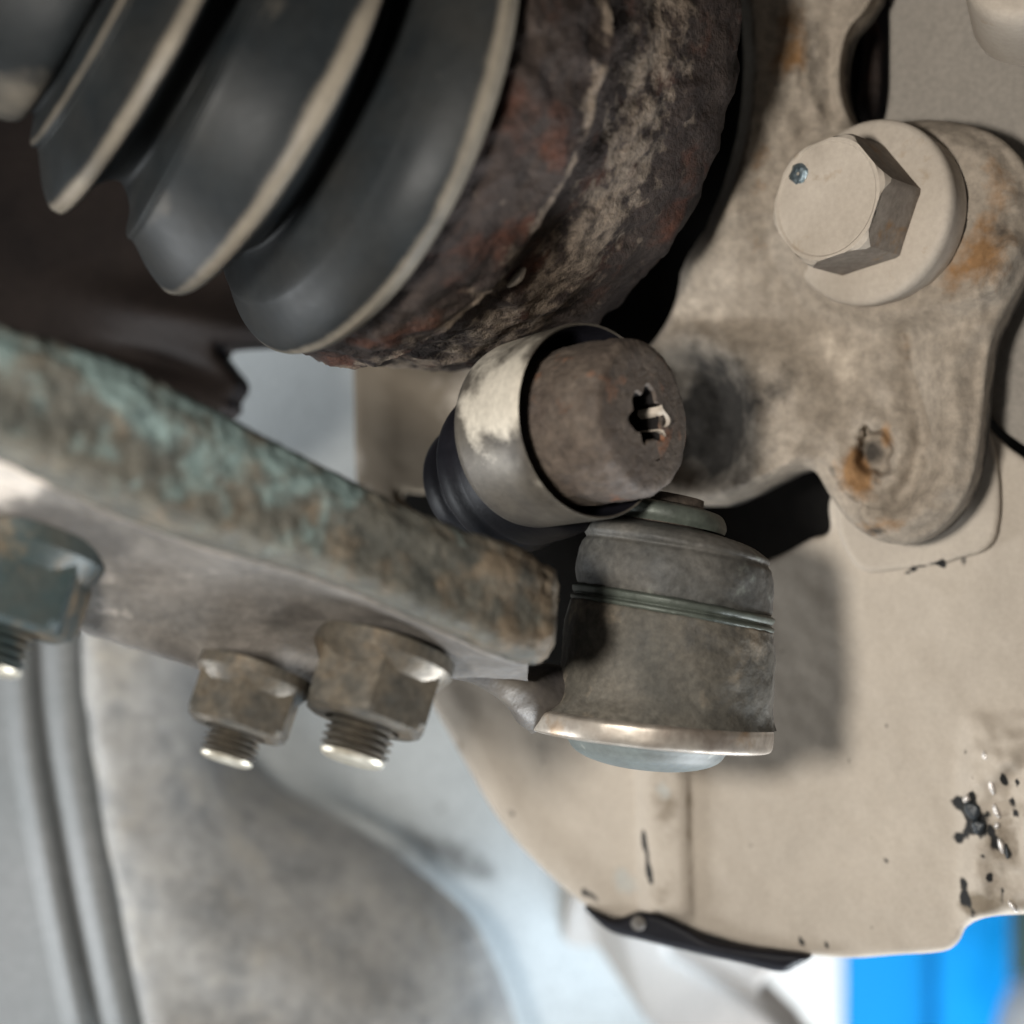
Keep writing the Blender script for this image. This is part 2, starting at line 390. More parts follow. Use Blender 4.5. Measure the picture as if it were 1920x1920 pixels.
# lower outer part of the rim, right of the barrel
RP = Plane(W(1300, 1850, .47), (-0.3, -0.9, -0.25))
relief("rim_flange", [(1080, 1640), (1250, 1700), (1505, 1775), (1462, 1815), (1422, 1862), (1450, 1900), (1500, 1950), (1560, 2050), (1050, 2050)], RP, 
       mat("rim_flange_paint", (0.50, 0.46, 0.42), (0.44, 0.41, 0.385), 15, 0.6, bump=0.05), wheel, thick=0.01, er=14, eh=.003,
       h=lambda X, Y: -0.006*np.exp(-(seg_d(X, Y, [(1270, 1780), (1370, 1840), (1460, 1900), (1560, 1990)])/16)**2) + 0.004*np.clip((seg_d(X, Y, [(1080, 1640), (1130, 1800), (1190, 2050)])-10)/40, -1, 1))

# ------------------------------------------------------------------ dark liner and subframe up left
liner = empty("wheel_arch_liner", W(200, 400, .52), "dark wheel arch liner in the shadow behind the axle", "arch liner")
V, F = loft([[(-900, -900, .60), (0, -950, .62), (1000, -900, .62), (2300, -900, .6)],
             [(-900, 200, .66), (0, 200, .68), (1000, 200, .70), (2300, 200, .7)],
             [(-900, 900, .62), (0, 950, .64), (520, 1000, .66), (700, 1000, .66)],
             [(-900, 1400, .55), (-300, 1500, .56), (0, 1500, .57), (330, 1400, .6)]], 50, 8)
mk("liner_sheet", V, F, M_liner, liner)
sub = empty("subframe_bracket", W(250, 650, .36), "dark brown bracket with rounded end behind the control arm", "bracket")
SB = Plane(W(300, 650, .36), (-0.3, -0.9, 0.2))
relief("bracket_arm", [(-300, 100), (120, 200), (400, 350), (700, 480), (760, 600), (640, 636), (500, 644), (418, 652), (428, 680), (448, 705), (452, 725), (436, 752), (428, 775), (300, 860), (-200, 860)], SB, M_subframe, sub,
       thick=0.004, er=28, eh=.006, h=lambda X, Y: 0.005*gauss(X, Y, 330, 590, 150, 40, 10)-.004*gauss(X, Y, 300, 680, 110, 25, 15))
V, F = lathe(straight(W(215, 620, .345), (0.25, -.9, .2), [(0, .0), (0, .004), (-.002, .0075), (-.02, .008)]), 60)
V, F = lathe(crs([ringrow(205, 470, .37, (.1, 0, 1), .006), ringrow(212, 520, .35, (.1, 0, 1), .0065), ringrow(214, 600, .34, (.05, 0, 1), .0068), ringrow(225, 650, .345, (0, 0, 1), .004)], 5), 40)
mk("bracket_rib", V, F, M_subframe, sub)

# ------------------------------------------------------------------ brake disc sheet, coloured near black for the darkness behind the openings
disc = empty("brake_disc_shade", SH.at(1500, 600, -0.03), "near-black sheet for the brake disc and the darkness behind the shield openings", "brake disc")
relief("disc_shade_sheet", [(720, 700), (1150, 460), (1450, -800), (2700, -800), (2750, 1000), (2450, 1500), (1600, 1500), (1200, 1400), (900, 1250), (730, 960)], SH, M_disc, disc, base=-0.024, thick=0.01, step=40)

# ------------------------------------------------------------------ dust shield
shield = empty("dust_shield", SH.at(1500, 1400), "large beige dust covered brake backing shield behind ball joint and knuckle", "brake shield")
def sh_h(X, Y):
    h = 0.0032*np.clip(1-np.abs((X-(1245+(Y-1500)*0.03))/52)**4, 0, 1)*np.clip((Y-1180)/120, 0, 1)*np.clip((1740-Y)/30, 0, 1)
    h += -0.0016*np.clip((1000-X)/60, 0, 1)*0
    # rolled rim along the left edge
    h += 0.0009*np.exp(-(seg_d(X, Y, [(735, 560), (715, 900), (765, 1130), (860, 1330), (960, 1520), (1120, 1690)])/34)**2)
    # rough worn bracket zone on the right
    zone = 1/(1+np.exp(-(X-1812)/7)) * np.clip((Y-1330)/60, 0, 1)
    h += zone*0.0045
    n = np.array([fbm((x*.012, y*.012, 0), 1, 4) for x, y in zip(X.ravel(), Y.ravel())]).reshape(X.shape)
    h += zone*0.0035*n + 0.0006*n
    return h
srng = random.Random(11)
SPK = [(srng.uniform(880, 1900), srng.uniform(1080, 1780), srng.uniform(2.5, 5.5), srng.uniform(.35, .8)) for _ in range(90)] + [(srng.uniform(1800, 1915), srng.uniform(1440, 1710), srng.uniform(4, 10), srng.uniform(.5, 1)) for _ in range(26)]
def specks(X, Y):
    o = np.zeros(X.shape)
    for a, b, q, g in SPK: o = o + g*np.exp(-((X-a)**2+((Y-b)/1.7)**2)/(q*q))
    return o
SHD = {
 "dark": lambda X, Y: (1.1*gauss(X, Y, 1808, 1512, 22, 14, 50)+1.25*gauss(X, Y, 1832, 1545, 17, 26, -25)+.95*gauss(X, Y, 1795, 1505, 10)+1.0*gauss(X, Y, 1798, 1570, 10, 14)
    + .9*gauss(X, Y, 1806, 1665, 10, 40, -15)+1.1*gauss(X, Y, 1810, 1688, 11, 10) + 1.0*gauss(X, Y, 1885, 1465, 8, 14, -30)+.9*gauss(X, Y, 1893, 1600, 7, 20, -20)
    + 1.2*np.exp(-(seg_d(X, Y, [(1206, 1560), (1212, 1600), (1220, 1655)])/5)**2) + 1.1*gauss(X, Y, 1503, 1765, 6, 16, -25)+1.0*gauss(X, Y, 1551, 1775, 5, 12, -20)
    + 1.05*np.exp(-(seg_d(X, Y, [(1700, 1075), (1712, 1068)])/7)**2) + 1.0*gauss(X, Y, 1806, 1052, 7, 17) + 1.0*gauss(X, Y, 1768, 1056, 14, 8, 50)
    + .75*np.exp(-(seg_d(X, Y, [(1712, 1068), (1750, 1056), (1765, 1060)])/3)**2) + .7*gauss(X, Y, 1110, 1680, 22, 8, 40) + .8*gauss(X, Y, 1660, 1612, 4, 10, -30)
    + .55*np.exp(-(seg_d(X, Y, [(840, 1440), (930, 1560), (1010, 1640), (1090, 1700)])/9)**2)
    + specks(X, Y)),
 "rust": lambda X, Y: (.95*gauss(X, Y, 740, 760, 130, 260)+.35*gauss(X, Y, 860, 1400, 30, 90, 20)+.5*gauss(X, Y, 1875, 1560, 90, 190)+.6*gauss(X, Y, 1830, 1700, 40, 20)  # first blot paints the drive joint's shade onto the shield's left part
    +.42*gauss(X, Y, 1250, 1580, 42, 190) + .45*np.exp(-(seg_d(X, Y, [(1293, 1460), (1297, 1720)])/6)**2)),
 "pale": lambda X, Y: (.7*gauss(X, Y, 1165, 1660, 45, 50)+.55*gauss(X, Y, 1245, 1480, 35, 40)+.35*gauss(X, Y, 1800, 150, 260, 260)),
}
low = [(1560, 925), (1640, 800), (1800, 770), (1843, 792), (1880, 828), (1920, 858), (2080, 960), (2500, 1150), (2560, 1400), (2450, 1690), (2100, 1710), (1925, 1714), (1850, 1720), (1812, 1738), (1795, 1768), (1765, 1784),
       (1680, 1790), (1590, 1796), (1500, 1788), (1400, 1772), (1300, 1742), (1235, 1716), (1190, 1728), (1105, 1702), (1000, 1612), (930, 1528), (870, 1425), (825, 1345), (780, 1270), (725, 1150), (688, 1020), (668, 900), (664, 760), (664, 600), (700, 520),
       (880, 540), (905, 700), (890, 900), (800, 925), (745, 925), (800, 985), (950, 1060), (1000, 1240), (1100, 1262), (1200, 1240), (1230, 1100), (1400, 1062), (1465, 1040), (1520, 1010), (1556, 995)]
relief("lower_panel", low, SH, M_shield, shield, thick=0.0018, er=9, eh=0.0012, h=sh_h, step=7, stain_shade=SHD)
M_flake = mat("bare_metal_flake", (0.75, 0.72, 0.68), (0.55, 0.5, 0.46), 300, 0.3, metal=0.5, bump=0.5, bsc=900)
M_black_flake = mat("flaked_black_paint", (0.015, 0.018, 0.02), (0.03, 0.035, 0.04), 200, 0.35, bump=0.4, bsc=700)
for cx, cy, rx, ry, rot, m_ in ((1857, 1468, 7, 30, -14, 0), (1868, 1520, 6, 18, -20, 0), (1870, 1548, 7, 7, 0, 0), (1878, 1588, 7, 17, -20, 0), (1848, 1420, 8, 14, -25, 0), (1900, 1700, 5, 14, -40, 0), (1822, 1520, 16, 26, -25, 1), (1834, 1552, 15, 18, 10, 1), (1812, 1498, 9, 9, 0, 0), (1888, 1600, 6, 17, -10, 1)):
    rr = random.Random(cx)
    o_ = []
    for k in range(9):
        a = 2*math.pi*k/9; q = rr.uniform(.7, 1.15); x = rx*q*math.cos(a); y = ry*q*math.sin(a); c, s_ = math.cos(R_(rot)), math.sin(R_(rot))
        o_.append((cx + x*c - y*s_, cy + x*s_ + y*c))
    relief("paint_flake", o_, SH, M_black_flake if m_ else M_flake, shield, base=0.0052, thick=.0012, er=9, eh=.0009, step=3)
# raised tongue below the knuckle lobe
relief("raised_tab", [(1500, 760), (1560, 930), (1572, 1000), (1596, 1050), (1625, 1072), (1700, 1066), (1790, 1050), (1870, 1000), (1850, 800), (1700, 700)], SH, M_shield, shield,
       base=0.0026, thick=0.0024, er=7, eh=0.001, step=7, stain_shade=SHD)
up = [(1640, -700), (1664, -120), (1668, 100), (1664, 200), (1640, 300), (1620, 600), (1780, 760), (1848, 770), (1862, 785), (1905, 825), (2070, 925), (2500, 1110), (2560, 500), (2500, -700)]
relief("upper_panel", up, SH, M_shield2, shield, base=0.001, thick=0.0018, er=9, eh=0.001, h=lambda X, Y: 0.0006*np.sin(X*.01), step=9, stain_shade=SHD)
seal = empty("seal_clip", SH.at(1330, 1760, .004), "black plastic seal strip clipped along the shield's lower edge", "seal strip")
relief("strip", [(1095, 1700), (1150, 1722), (1200, 1708), (1235, 1712), (1290, 1738), (1330, 1760), (1400, 1774), (1515, 1790), (1492, 1812), (1462, 1822), (1390, 1806), (1300, 1786), (1200, 1762), (1140, 1744)], SH, M_black, seal,
       base=0.004, thick=0.005, er=14, eh=.003, step=6)
V, F = lathe(straight(SH.at(1197, 1731, .006), SH.A, [(0, .0016), (.0008, .0014), (.0010, .0)]), 24)
mk("rivet", V, F, M_plate, seal)

# second bolt head, upper right corner
ub = empty("upper_bolt", W(1880, -20, .27), "pale blurred round bolt head at the top right corner", "bolt")
V, F = lathe(crs(straight(W(1918, -62, .275), (-.35, -.9, 0.1), [(-.02, .0105), (-.004, .0105), (.0, .0100), (.0016, .0085), (.002, .0045), (.002, .0)]), 3), 64)
mk("bolt_head", V, F, M_bolt, ub)

# ------------------------------------------------------------------ steering knuckle
knu = empty("steering_knuckle", KN.at(1500, 500), "beige dust coated cast iron steering knuckle with rust patches and a rounded lower lug", "steering knuckle")
kout = [(1340, -500), (1385, -80), (1387, 0), (1394, 90), (1391, 190), (1368, 310), (1326, 420), (1282, 495), (1268, 560), (1242, 618), (1190, 680), (1120, 760), (1130, 880), (1230, 935), (1340, 948), (1400, 930), (1450, 905), (1500, 882), (1530, 886), (1556, 930),
        (1600, 985), (1655, 1016), (1712, 1018), (1768, 988), (1810, 935), (1830, 880), (1843, 800), (1850, 710), (1862, 640), (1886, 585), (1932, 500), (1950, 410), (1935, 330), (1890, 270), (1835, 240), (1765, 226), (1695, 228),
        (1630, 246), (1600, 232), (1580, 180), (1577, 120), (1592, 60), (1630, 10), (1655, -80), (1680, -500)]
def kn_h(X, Y):
    h = 0.0045*plate_disc(X, Y, 1690, 415, 228, 195, 55)            # boss the bolt seats on
    h -= 0.0030
    h += 0.0035*np.exp(-(seg_d(X, Y, [(1905, 470), (1830, 590), (1785, 680), (1790, 800), (1775, 900), (1700, 975), (1620, 965)])/34)**2)
    h -= 0.0022*np.exp(-(seg_d(X, Y, [(1700, 620), (1712, 720), (1725, 800), (1722, 860), (1690, 930)])/22)**2)
    h += 0.0018*plate_disc(X, Y, 1634, 850, 84, 88, 50)
    qn = np.array([fbm((x*.03, y*.03, 8), 1, 3) for x, y in zip(X.ravel(), Y.ravel())]).reshape(X.shape)
    h -= 0.0060*plate_disc(X+22*qn, Y+30*qn, 1640, 848, 34, 40, 20)
    h += 0.0130*np.clip((1560-X)/180, 0, 1)*np.clip((600-Y)/200, 0, 1)
    h += 0.0060*plate_disc(X, Y, 1360, 790, 190, 165, 90)           # clamp boss round the pinch bolt
    h -= 0.0080*plate_disc(X, Y, 1290, 785, 96, 128, 60)            # recess beside the bolt head
    nn = np.array([fbm((x*.02, y*.02, 3), 1, 4) for x, y in zip(X.ravel(), Y.ravel())]).reshape(X.shape)
    h += nn*(.0008 + .0030*gauss(X, Y, 1870, 430, 60, 150, 15) + .0022*gauss(X, Y, 1500, 130, 60, 140) + .0024*gauss(X, Y, 1650, 910, 130, 90)+.0016*gauss(X, Y, 1840, 560, 60, 60))
    h += 0.0012*np.exp(-(seg_d(X, Y, [(1480, 40), (1500, 160), (1540, 230)])/22)**2)
    return h
KST = {
 "rust": lambda X, Y: (.66*gauss(X, Y, 1862, 430, 55, 150, 10)+.6*gauss(X, Y, 1480, 80, 45, 120, 0)+.35*gauss(X, Y, 1420, 330, 30, 120, 5)+.62*gauss(X, Y, 1600, 900, 70, 40, 30)+.85*gauss(X, Y, 1662, 815, 16, 30)
    +.7*gauss(X, Y, 1610, 870, 22, 40)+.5*gauss(X, Y, 1650, 985, 60, 22)+.45*gauss(X, Y, 1700, 640, 22, 50)+.45*gauss(X, Y, 1790, 500, 80, 40, -40)),
 "dark": lambda X, Y: (.95*gauss(X, Y, 1325, 785, 75, 115)+.50*gauss(X, Y, 1430, 720, 120, 140)+.55*gauss(X, Y, 1530, 150, 40, 150)+.3*gauss(X, Y, 1440, 240, 50, 160)+.35*gauss(X, Y, 1380, 870, 120, 60)  # first two blots paint the clamp bolt's shadow onto the casting
    +.85*gauss(X, Y, 1645, 995, 26, 10)+1.0*gauss(X, Y, 1640, 848, 28, 34) + .55*gauss(X, Y, 1845, 540, 50, 35, -40)+.5*gauss(X, Y, 1880, 400, 36, 120, 10) + .6*np.exp(-(seg_d(X, Y, [(1560, 880), (1590, 930), (1650, 955), (1700, 935)])/9)**2)  # the closing arc paints the shadow under the lug boss
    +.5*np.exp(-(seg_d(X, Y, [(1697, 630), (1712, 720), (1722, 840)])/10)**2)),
 "pale": lambda X, Y: (.45*gauss(X, Y, 1300, 570, 60, 60)+.55*gauss(X, Y, 1600, 680, 90, 110)+.35*gauss(X, Y, 1400, 520, 90, 70)+.4*gauss(X, Y, 1775, 760, 35, 120)+.5*gauss(X, Y, 1560, 240, 30, 20)),
}
relief("casting", kout, KN, M_knuckle, knu, thick=0.006, er=26, eh=0.0045, h=kn_h, step=6, stain_shade=KST, disp=0.0006, dsc=260, backshade=1.0)  # side walls coloured darker to paint the unlit depth of the slot
# a second web seen dark inside the slot above the bolt
relief("inner_web", [(1560, -500), (1590, -120), (1620, 60), (1610, 200), (1640, 250), (1655, 120), (1640, -120)], KN, M_housing, knu, base=-0.026, thick=0.006, er=14, eh=.003, disp=.0008)

# ------------------------------------------------------------------ big flange bolt
bolt = empty("flange_bolt", PB, "large dusty beige hex flange bolt on the steering knuckle at the upper right", "bolt")
PF = PB + np.array([-.0022, 0, 0]) + AB*.0022
V, F = lathe(straight(PF - AB*0.001, AB, [(-.004, .0176), (0, .0178), (.0008, .0180), (.0022, .0180), (.0030, .0176), (.0034, .0168), (.0042, .0118), (.0043, .0)]), 128)
mk("flange", V, F, M_bolt, bolt, angle=50)
def hexhead(P, A, rc, h, rt, rot, m_side, m_top, parent, ch=0.0014):
    u = unit(np.cross(A, (0, 0, 1))); v = np.cross(A, u); N = 96
    def hexr(a):
        a = (a - rot) % (math.pi/3) - math.pi/6
        return rc*math.cos(math.pi/6)/math.cos(a)
    prof = [(0, None), (h-ch*1.6, None), (h-ch*.5, rt+.0004), (h, rt-.0004), (h+.0001, rt-.0010), (h-.0002, rt-.0014), (h, 0.0)]
    V = []; F = []
    for t, r in prof:
        for k in range(N):
            a = 2*math.pi*k/N
            rr = hexr(a) if r is None else min(r, hexr(a))
            if t == h-ch*1.6: tt = h - ch*1.8*max(0, (hexr(a)-rt*.985))/(rc-rt*.985+1e-9) - .0002
            else: tt = t
            V.append(P + A*tt + rr*(math.cos(a)*u+math.sin(a)*v))
    for i in range(len(prof)-1):
        for k in range(N):
            a = i*N+k; b = i*N+(k+1) % N; F.append((a, b, b+N, a+N))
    side = [f for f in F if f[0] < N]; top = [f for f in F if f[0] >= N]
    mk("hex_sides", V, side, m_side, parent, angle=20)
    mk("head_face", V, top, m_top, parent, angle=30)
hexhead(PF + AB*0.003, AB, .0129, .0128, .0119, R_(10), M_boltshade, M_bolt, bolt)
uB = unit(np.cross(AB, (0, 0, 1))); vB = np.cross(AB, uB)
V, F = lathe(straight(Plane(PF + AB*.0158, AB).at(1497, 326), AB, [(-.0004, .0020), (.0001, .0019), (.0003, .0010), (.0002, 0)]), 20, .0008, 900)
chip = mk("glint_chip", V, F, mat("bluish_glint", (0.10, 0.14, 0.16), (0.35, 0.42, 0.46), 1500, 0.25, metal=0.8, bump=.5, bsc=1500), bolt)  # small metal disc put in for a bluish glint
chip["label"] = "small shiny disc put in for a bluish glint on the bolt head's rim"

# ------------------------------------------------------------------ CV joint
cv = empty("drive_joint", W(700, 200, .27), "black ribbed rubber drive shaft boot on a rusty joint housing", "drive joint")
nA = (-1.85, -1, 1.0); nB = (-2.5, -1, 1.25); n2 = (-1.85, -1, 0.95); n3 = (-1.4352, -1, .3946); nh1 = (-1.06, -1, .27); nh2 = (-.91, -1, -.05)
def mixn(a, b, t): return tuple(a[i]*(1-t)+b[i]*t for i in range(3))
br = [ringrow(-260, -190, .228, nA, .0222), ringrow(0, -58, .238, nA, .0222), ringrow(140, 2, .2415, nA, .0215), ringrow(158, 16, .242, nA, .0185), ringrow(170, 24, .2422, nA, .0186),
      ringrow(182, 36, .2426, nA, .0218), ringrow(190, 40, .2428, nA, .0226), ringrow(200, 44, .243, nA, .0226), ringrow(232, 70, .2438, nA, .0268), ringrow(256, 82, .2445, nA, .0292), ringrow(272, 88, .245, nA, .0299), ringrow(284, 93, .2455, nA, .0294),
      ringrow(306, 106, .2475, nA, .0238), ringrow(342, 124, .249, nA, .0212), ringrow(366, 142, .2494, nB, .0236), ringrow(378, 152, .250, nB, .0272), ringrow(386, 156, .2503, nB, .0282), ringrow(400, 160, .251, nB, .0288), ringrow(450, 174, .2525, n2, .0326), ringrow(494, 183, .2543, n2, .0358),
      ringrow(514, 186, .255, n2, .0364), ringrow(528, 187, .2558, n2, .0358), ringrow(545, 190, .2575, mixn(n2, n3, .3), .0300), ringrow(562, 192, .2588, mixn(n2, n3, .42), .0274), ringrow(576, 192, .2594, mixn(n2, n3, .46), .0278),
      ringrow(592, 190, .260, mixn(n2, n3, .8), .0350), ringrow(604, 190, .2602, mixn(n2, n3, .85), .0368), ringrow(624, 190, .2612, mixn(n2, n3, .9), .0398), ringrow(646, 190, .2632, mixn(n2, n3, .95), .0432), ringrow(662, 190, .2645, n3, .0449), ringrow(672, 190, .2653, n3, .0451),
      ringrow(686, 193, .2665, n3, .0446), ringrow(696, 196, .268, n3, .0425)]
V, F = lathe(crs(br, 5), 200)
V = np.array(V); seg = 200
dust = []  # crest dust, plus a painted highlight under the tube
profR = crs(br, 5)
R1 = profR[:, 6]
for i in range(len(profR)):
    lo = max(0, i-9); hi = min(len(profR), i+10)
    cr = 1.0 if (R1[i] > R1[lo:hi].max()-.0009 and i > 20) else 0.0
    dust += [cr*.95]*seg
dust = np.array(dust)
for q, a_ in ((6.5, .30), (17, .42), (26.5, .22)):
    for i in range(len(profR)):
        dust[i*seg:(i+1)*seg] += a_*math.exp(-((i/5-q)/.45)**2)
# dust lies on the crests; the tube's low side gets a painted daylight sheen
for it in range(2): dust = (dust + np.roll(dust, seg) + np.roll(dust, -seg))/3
for i in range(int(2.6*5)):
    for k in range(seg):
        dust[i*seg+k] += .55*max(0, (V[i*seg:(i+1)*seg, 2].max()-V[i*seg+k, 2])/(V[i*seg:(i+1)*seg, 2].max()-V[i*seg:(i+1)*seg, 2].min())-.8)/.2  # painted daylight sheen on the tube's low side, added to the dust values
boot = mk("rubber_boot", V, F, M_rubber, cv, attrs={"pale": dust})
hr = [ringrow(694, 195, .268, n3, .0425), ringrow(702, 188, .2695, n3, .0440), ringrow(716, 185, .272, mixn(n3, nh1, .4), .0462), ringrow(735, 182, .277, mixn(n3, nh1, .7), .0484), ringrow(752, 180, .282, nh1, .0504), ringrow(764, 178, .285, nh1, .0516),
      ringrow(768, 177, .2858, nh1, .0500), ringrow(776, 176, .2875, nh1, .0498), ringrow(806, 165, .297, mixn(nh1, nh2, .3), .0542), ringrow(850, 148, .307, mixn(nh1, nh2, .6), .0583), ringrow(905, 125, .317, nh2, .0615), ringrow(920, 122, .322, nh2, .0623),
      ringrow(930, 120, .33, nh2, .0612), ringrow(945, 115, .35, nh2, .0596)]
hp = crs(hr, 8)
V, F = lathe(hp, 300, disp=0.0024, dsc=170)
V = np.array(V)
pale = []; dk = []
for i in range(len(hp)):
    t = i/8
    pv = .42*math.exp(-((t-4.4)/.8)**2) + .50*math.exp(-((t-8.4)/.9)**2)
    dv = .55*math.exp(-((t-10.8)/.8)**2)+.5*math.exp(-((t-.8)/.9)**2)+.4*math.exp(-((t-6.2)/.4)**2)
    pale += [pv]*300; dk += [dv]*300
mk("joint_housing", V, F, M_housing, cv, attrs={"pale": pale, "dark": dk})
for (cx, cy, a, l) in ((1132, 95, 78, 40), (966, 520, 55, 24)):
    Pq = Plane(W(cx, cy, .262 if cx > 1000 else .2615), (-.5, -.85, -.1))
    c, s = math.cos(R_(a)), math.sin(R_(a))
    o_ = [(cx + (l*u*c + 13*v*s), cy - (l*u*s - 13*v*c)*1.0) for u, v in ((-1, -.2), (-.5, .5), (.2, .75), (1, .2), (.6, -.35), (-.2, -.55))]
    f = relief("paint_flake", o_, Pq, M_bolt, cv, thick=.0008, er=5, eh=.0006, step=4)
    f["label"] = "pale flake of dried paint on the housing edge"

# ------------------------------------------------------------------ pinch bolt, collar and seal
nb = unit((0.62, -0.78, 0.10))
Cf = W(1116, 788, .262); Cb = W(1122, 798, .262)
collar = empty("steel_collar", Cf, "bright scuffed steel sleeve around the rusted clamp bolt", "sleeve")
cr_ = straight(Cf, nb, [(-.0185, .0125), (-.0185, .0160), (-.0180, .0166), (-.0165, .0169), (-.003, .0170), (-.0005, .0170), (.0, .0168), (-.0003, .0165)])
V, F = lathe(cr_, 128); V = np.array(V); D_ = V[:, 1]+.3; X = V[:, 0]/(PX*D_)+960; Y = 960-V[:, 2]/(PX*D_)
mk("sleeve_wall", V, F, M_steel, collar, angle=40, attrs={"pale": .95*gauss(X, Y, 945, 700, 75, 110, 20)+.45*gauss(X, Y, 930, 800, 60, 60)+.36*gauss(X, Y, 1010, 890, 26, 90, -30)})
V, F = lathe(straight(Cf, nb, [(-.0003, .0165), (-.0010, .0161), (-.016, .0158), (-.0165, .002)]), 96); mk("gap_shade_lining", V, F, M_black, collar)  # sleeve's inside coloured black to paint the dark gap round the bolt
rs = empty("rubber_seal", W(930, 870, .285), "black rubber seal behind the steel sleeve's lower left edge", "seal")
Cs = W(1000, 862, .288)
V, F = lathe(crs(straight(Cs, unit((.62, -.74, .25)), [(-.022, .004), (-.020, .011), (-.016, .0125), (-.013, .0120), (-.010, .0152), (-.007, .0162), (-.004, .0156), (-.002, .0158), (.004, .0160), (.010, .0152), (.012, .010)]), 4), 96)
mk("seal_body", V, F, M_black, rs)
nb = unit((0.76, -0.64, 0.09)); Cb = W(1096, 798, .266)
pb = empty("clamp_bolt", Cb, "rusted brown round bolt head with star shaped socket in the middle of the picture", "bolt")
hb = [(-.015, .0136), (.000, .0139), (.0060, .0139), (.0100, .0136), (.0120, .0130), (.0128, .0121), (.0131, .0103), (.0132, .0075)]
V, F = lathe(straight(Cb, nb, crs(hb, 5)), 220, disp=.0007, dsc=420)
mk("bolt_head", V, F, M_rust, pb)
# star socket: annulus with a splined hole, then its walls and floor
u = unit(np.cross(nb, (0, 0, 1))); v = np.cross(nb, u); N = 160
Ps = Cb + nb*.0132
def star(a, r=.0047): return r*.92*(1+.13*math.sin(6*a) + .05*math.sin(11*a+.5) + .06*math.sin(3*a+1))
V = []
off = u*0.0
rowsS = [(0, lambda a: .0076, .0132), (0, lambda a: star(a, .0052), .0133), (0, lambda a: star(a, .0048), .0128), (0, lambda a: star(a, .0046), .0070), (0, lambda a: .0001, .0066)]
for _, fr_, t in rowsS:
    for k in range(N):
        a = 2*math.pi*k/N; r = fr_(a); V.append(Cb + nb*t + r*(math.cos(a)*u+math.sin(a)*v))
F = [(i*N+k, i*N+(k+1) % N, (i+1)*N+(k+1) % N, (i+1)*N+k) for i in range(4) for k in range(N)]
mk("star_socket", V, F[:2*N], M_rust, pb, angle=30)
mk("socket_bore", V, F[2*N:], M_hole, pb, angle=30)
V = []; F = []
# dried pale paint on the right wall of the socket
for j, (a0, a1) in enumerate(((-26, 20), (30, 44))):
    n0 = len(V); K = 14
    for k in range(K+1):
        a = R_(a0 + (a1-a0)*k/K)
        for dr, t in ((.0003+.0012*math.sin(math.pi*k/K), .01355), (-.0002, .0131), (-.0006, .0092)):
            V.append(Cb + nb*t + (star(a)+dr)*(math.cos(a)*(-u)+math.sin(a)*v))
    for k in range(K):
        for q in range(2): F.append((n0+k*3+q, n0+k*3+q+1, n0+k*3+q+4, n0+k*3+q+3))
p = mk("dried_paint", V, F, M_bolt, pb); p["label"] = "cream dried paint on the socket's right wall"

# ------------------------------------------------------------------ ball joint
bj = empty("ball_joint", W(1300, 1230, .275), "dusty grey ball joint with rubber boot above and bright metal rim below", "ball joint")
ax = (0.095, 0.07, 0.98); ax2 = (0.17, 0.06, 0.97); BD = .284
def br_(cx, cy, r, n=ax): return ringrow(cx, cy, BD, n, r*PX*BD)
def b2(cx, cy, r_): return br_(cx, cy, r_, ax2)
V, F = lathe(crs([b2(1262, 1148, 150), b2(1260, 1152, 186), b2(1257, 1164, 194), br_(1255, 1200, 199), br_(1252, 1250, 201), br_(1246, 1290, 204), br_(1238, 1318, 210), br_(1230, 1336, 218), br_(1226, 1346, 224)], 6), 200, disp=.0010, dsc=130)
mk("body", V, F, M_ball, bj)
V, F = lathe(crs([br_(1226, 1346, 223), br_(1220, 1350, 228), br_(1218, 1358, 230), br_(1216, 1380, 229), br_(1215, 1388, 222), br_(1215, 1390, 200)], 5), 200, disp=.0005, dsc=90)
mk("metal_rim", V, F, M_bright, bj)
V, F = lathe(crs([br_(1215, 1386, 205), br_(1213, 1391, 160), br_(1212, 1398, 150), br_(1211, 1416, 136), br_(1210, 1430, 108), br_(1210, 1440, 60), br_(1210, 1442, 0.5)], 5), 120)
mk("bottom_cap", V, F, M_cap, bj)
V, F = lathe(crs([b2(1236, 946, 100), b2(1238, 953, 118), b2(1240, 972, 123), b2(1243, 986, 116)], 4), 100, disp=.0003, dsc=200); mk("upper_ring", V, F, M_green, bj)
V, F = lathe(crs([b2(1240, 986, 100), b2(1248, 994, 132), b2(1256, 1004, 158), b2(1264, 1018, 172), b2(1267, 1026, 174), b2(1268, 1034, 171), b2(1268, 1044, 178), b2(1266, 1064, 184), b2(1264, 1086, 187), b2(1263, 1104, 186), b2(1262, 1120, 184), b2(1262, 1130, 178)], 6), 200, disp=.0011, dsc=110)
mk("rubber_boot", V, F, M_ballboot, bj)
V, F = lathe(crs([b2(1262, 1122, 176), b2(1262, 1128, 190), b2(1262, 1134, 191), b2(1261, 1139, 189), b2(1261, 1143, 186), b2(1260, 1147, 192), b2(1260, 1153, 192), b2(1260, 1157, 184)], 4), 160, disp=.0004, dsc=200); mk("retaining_ring", V, F, M_green, bj)
V, F = lathe(straight(W(1235, 968, BD), ax2, [(-.002, .0085), (.004, .0078)]), 60); mk("stud", V, F, M_rust, bj)

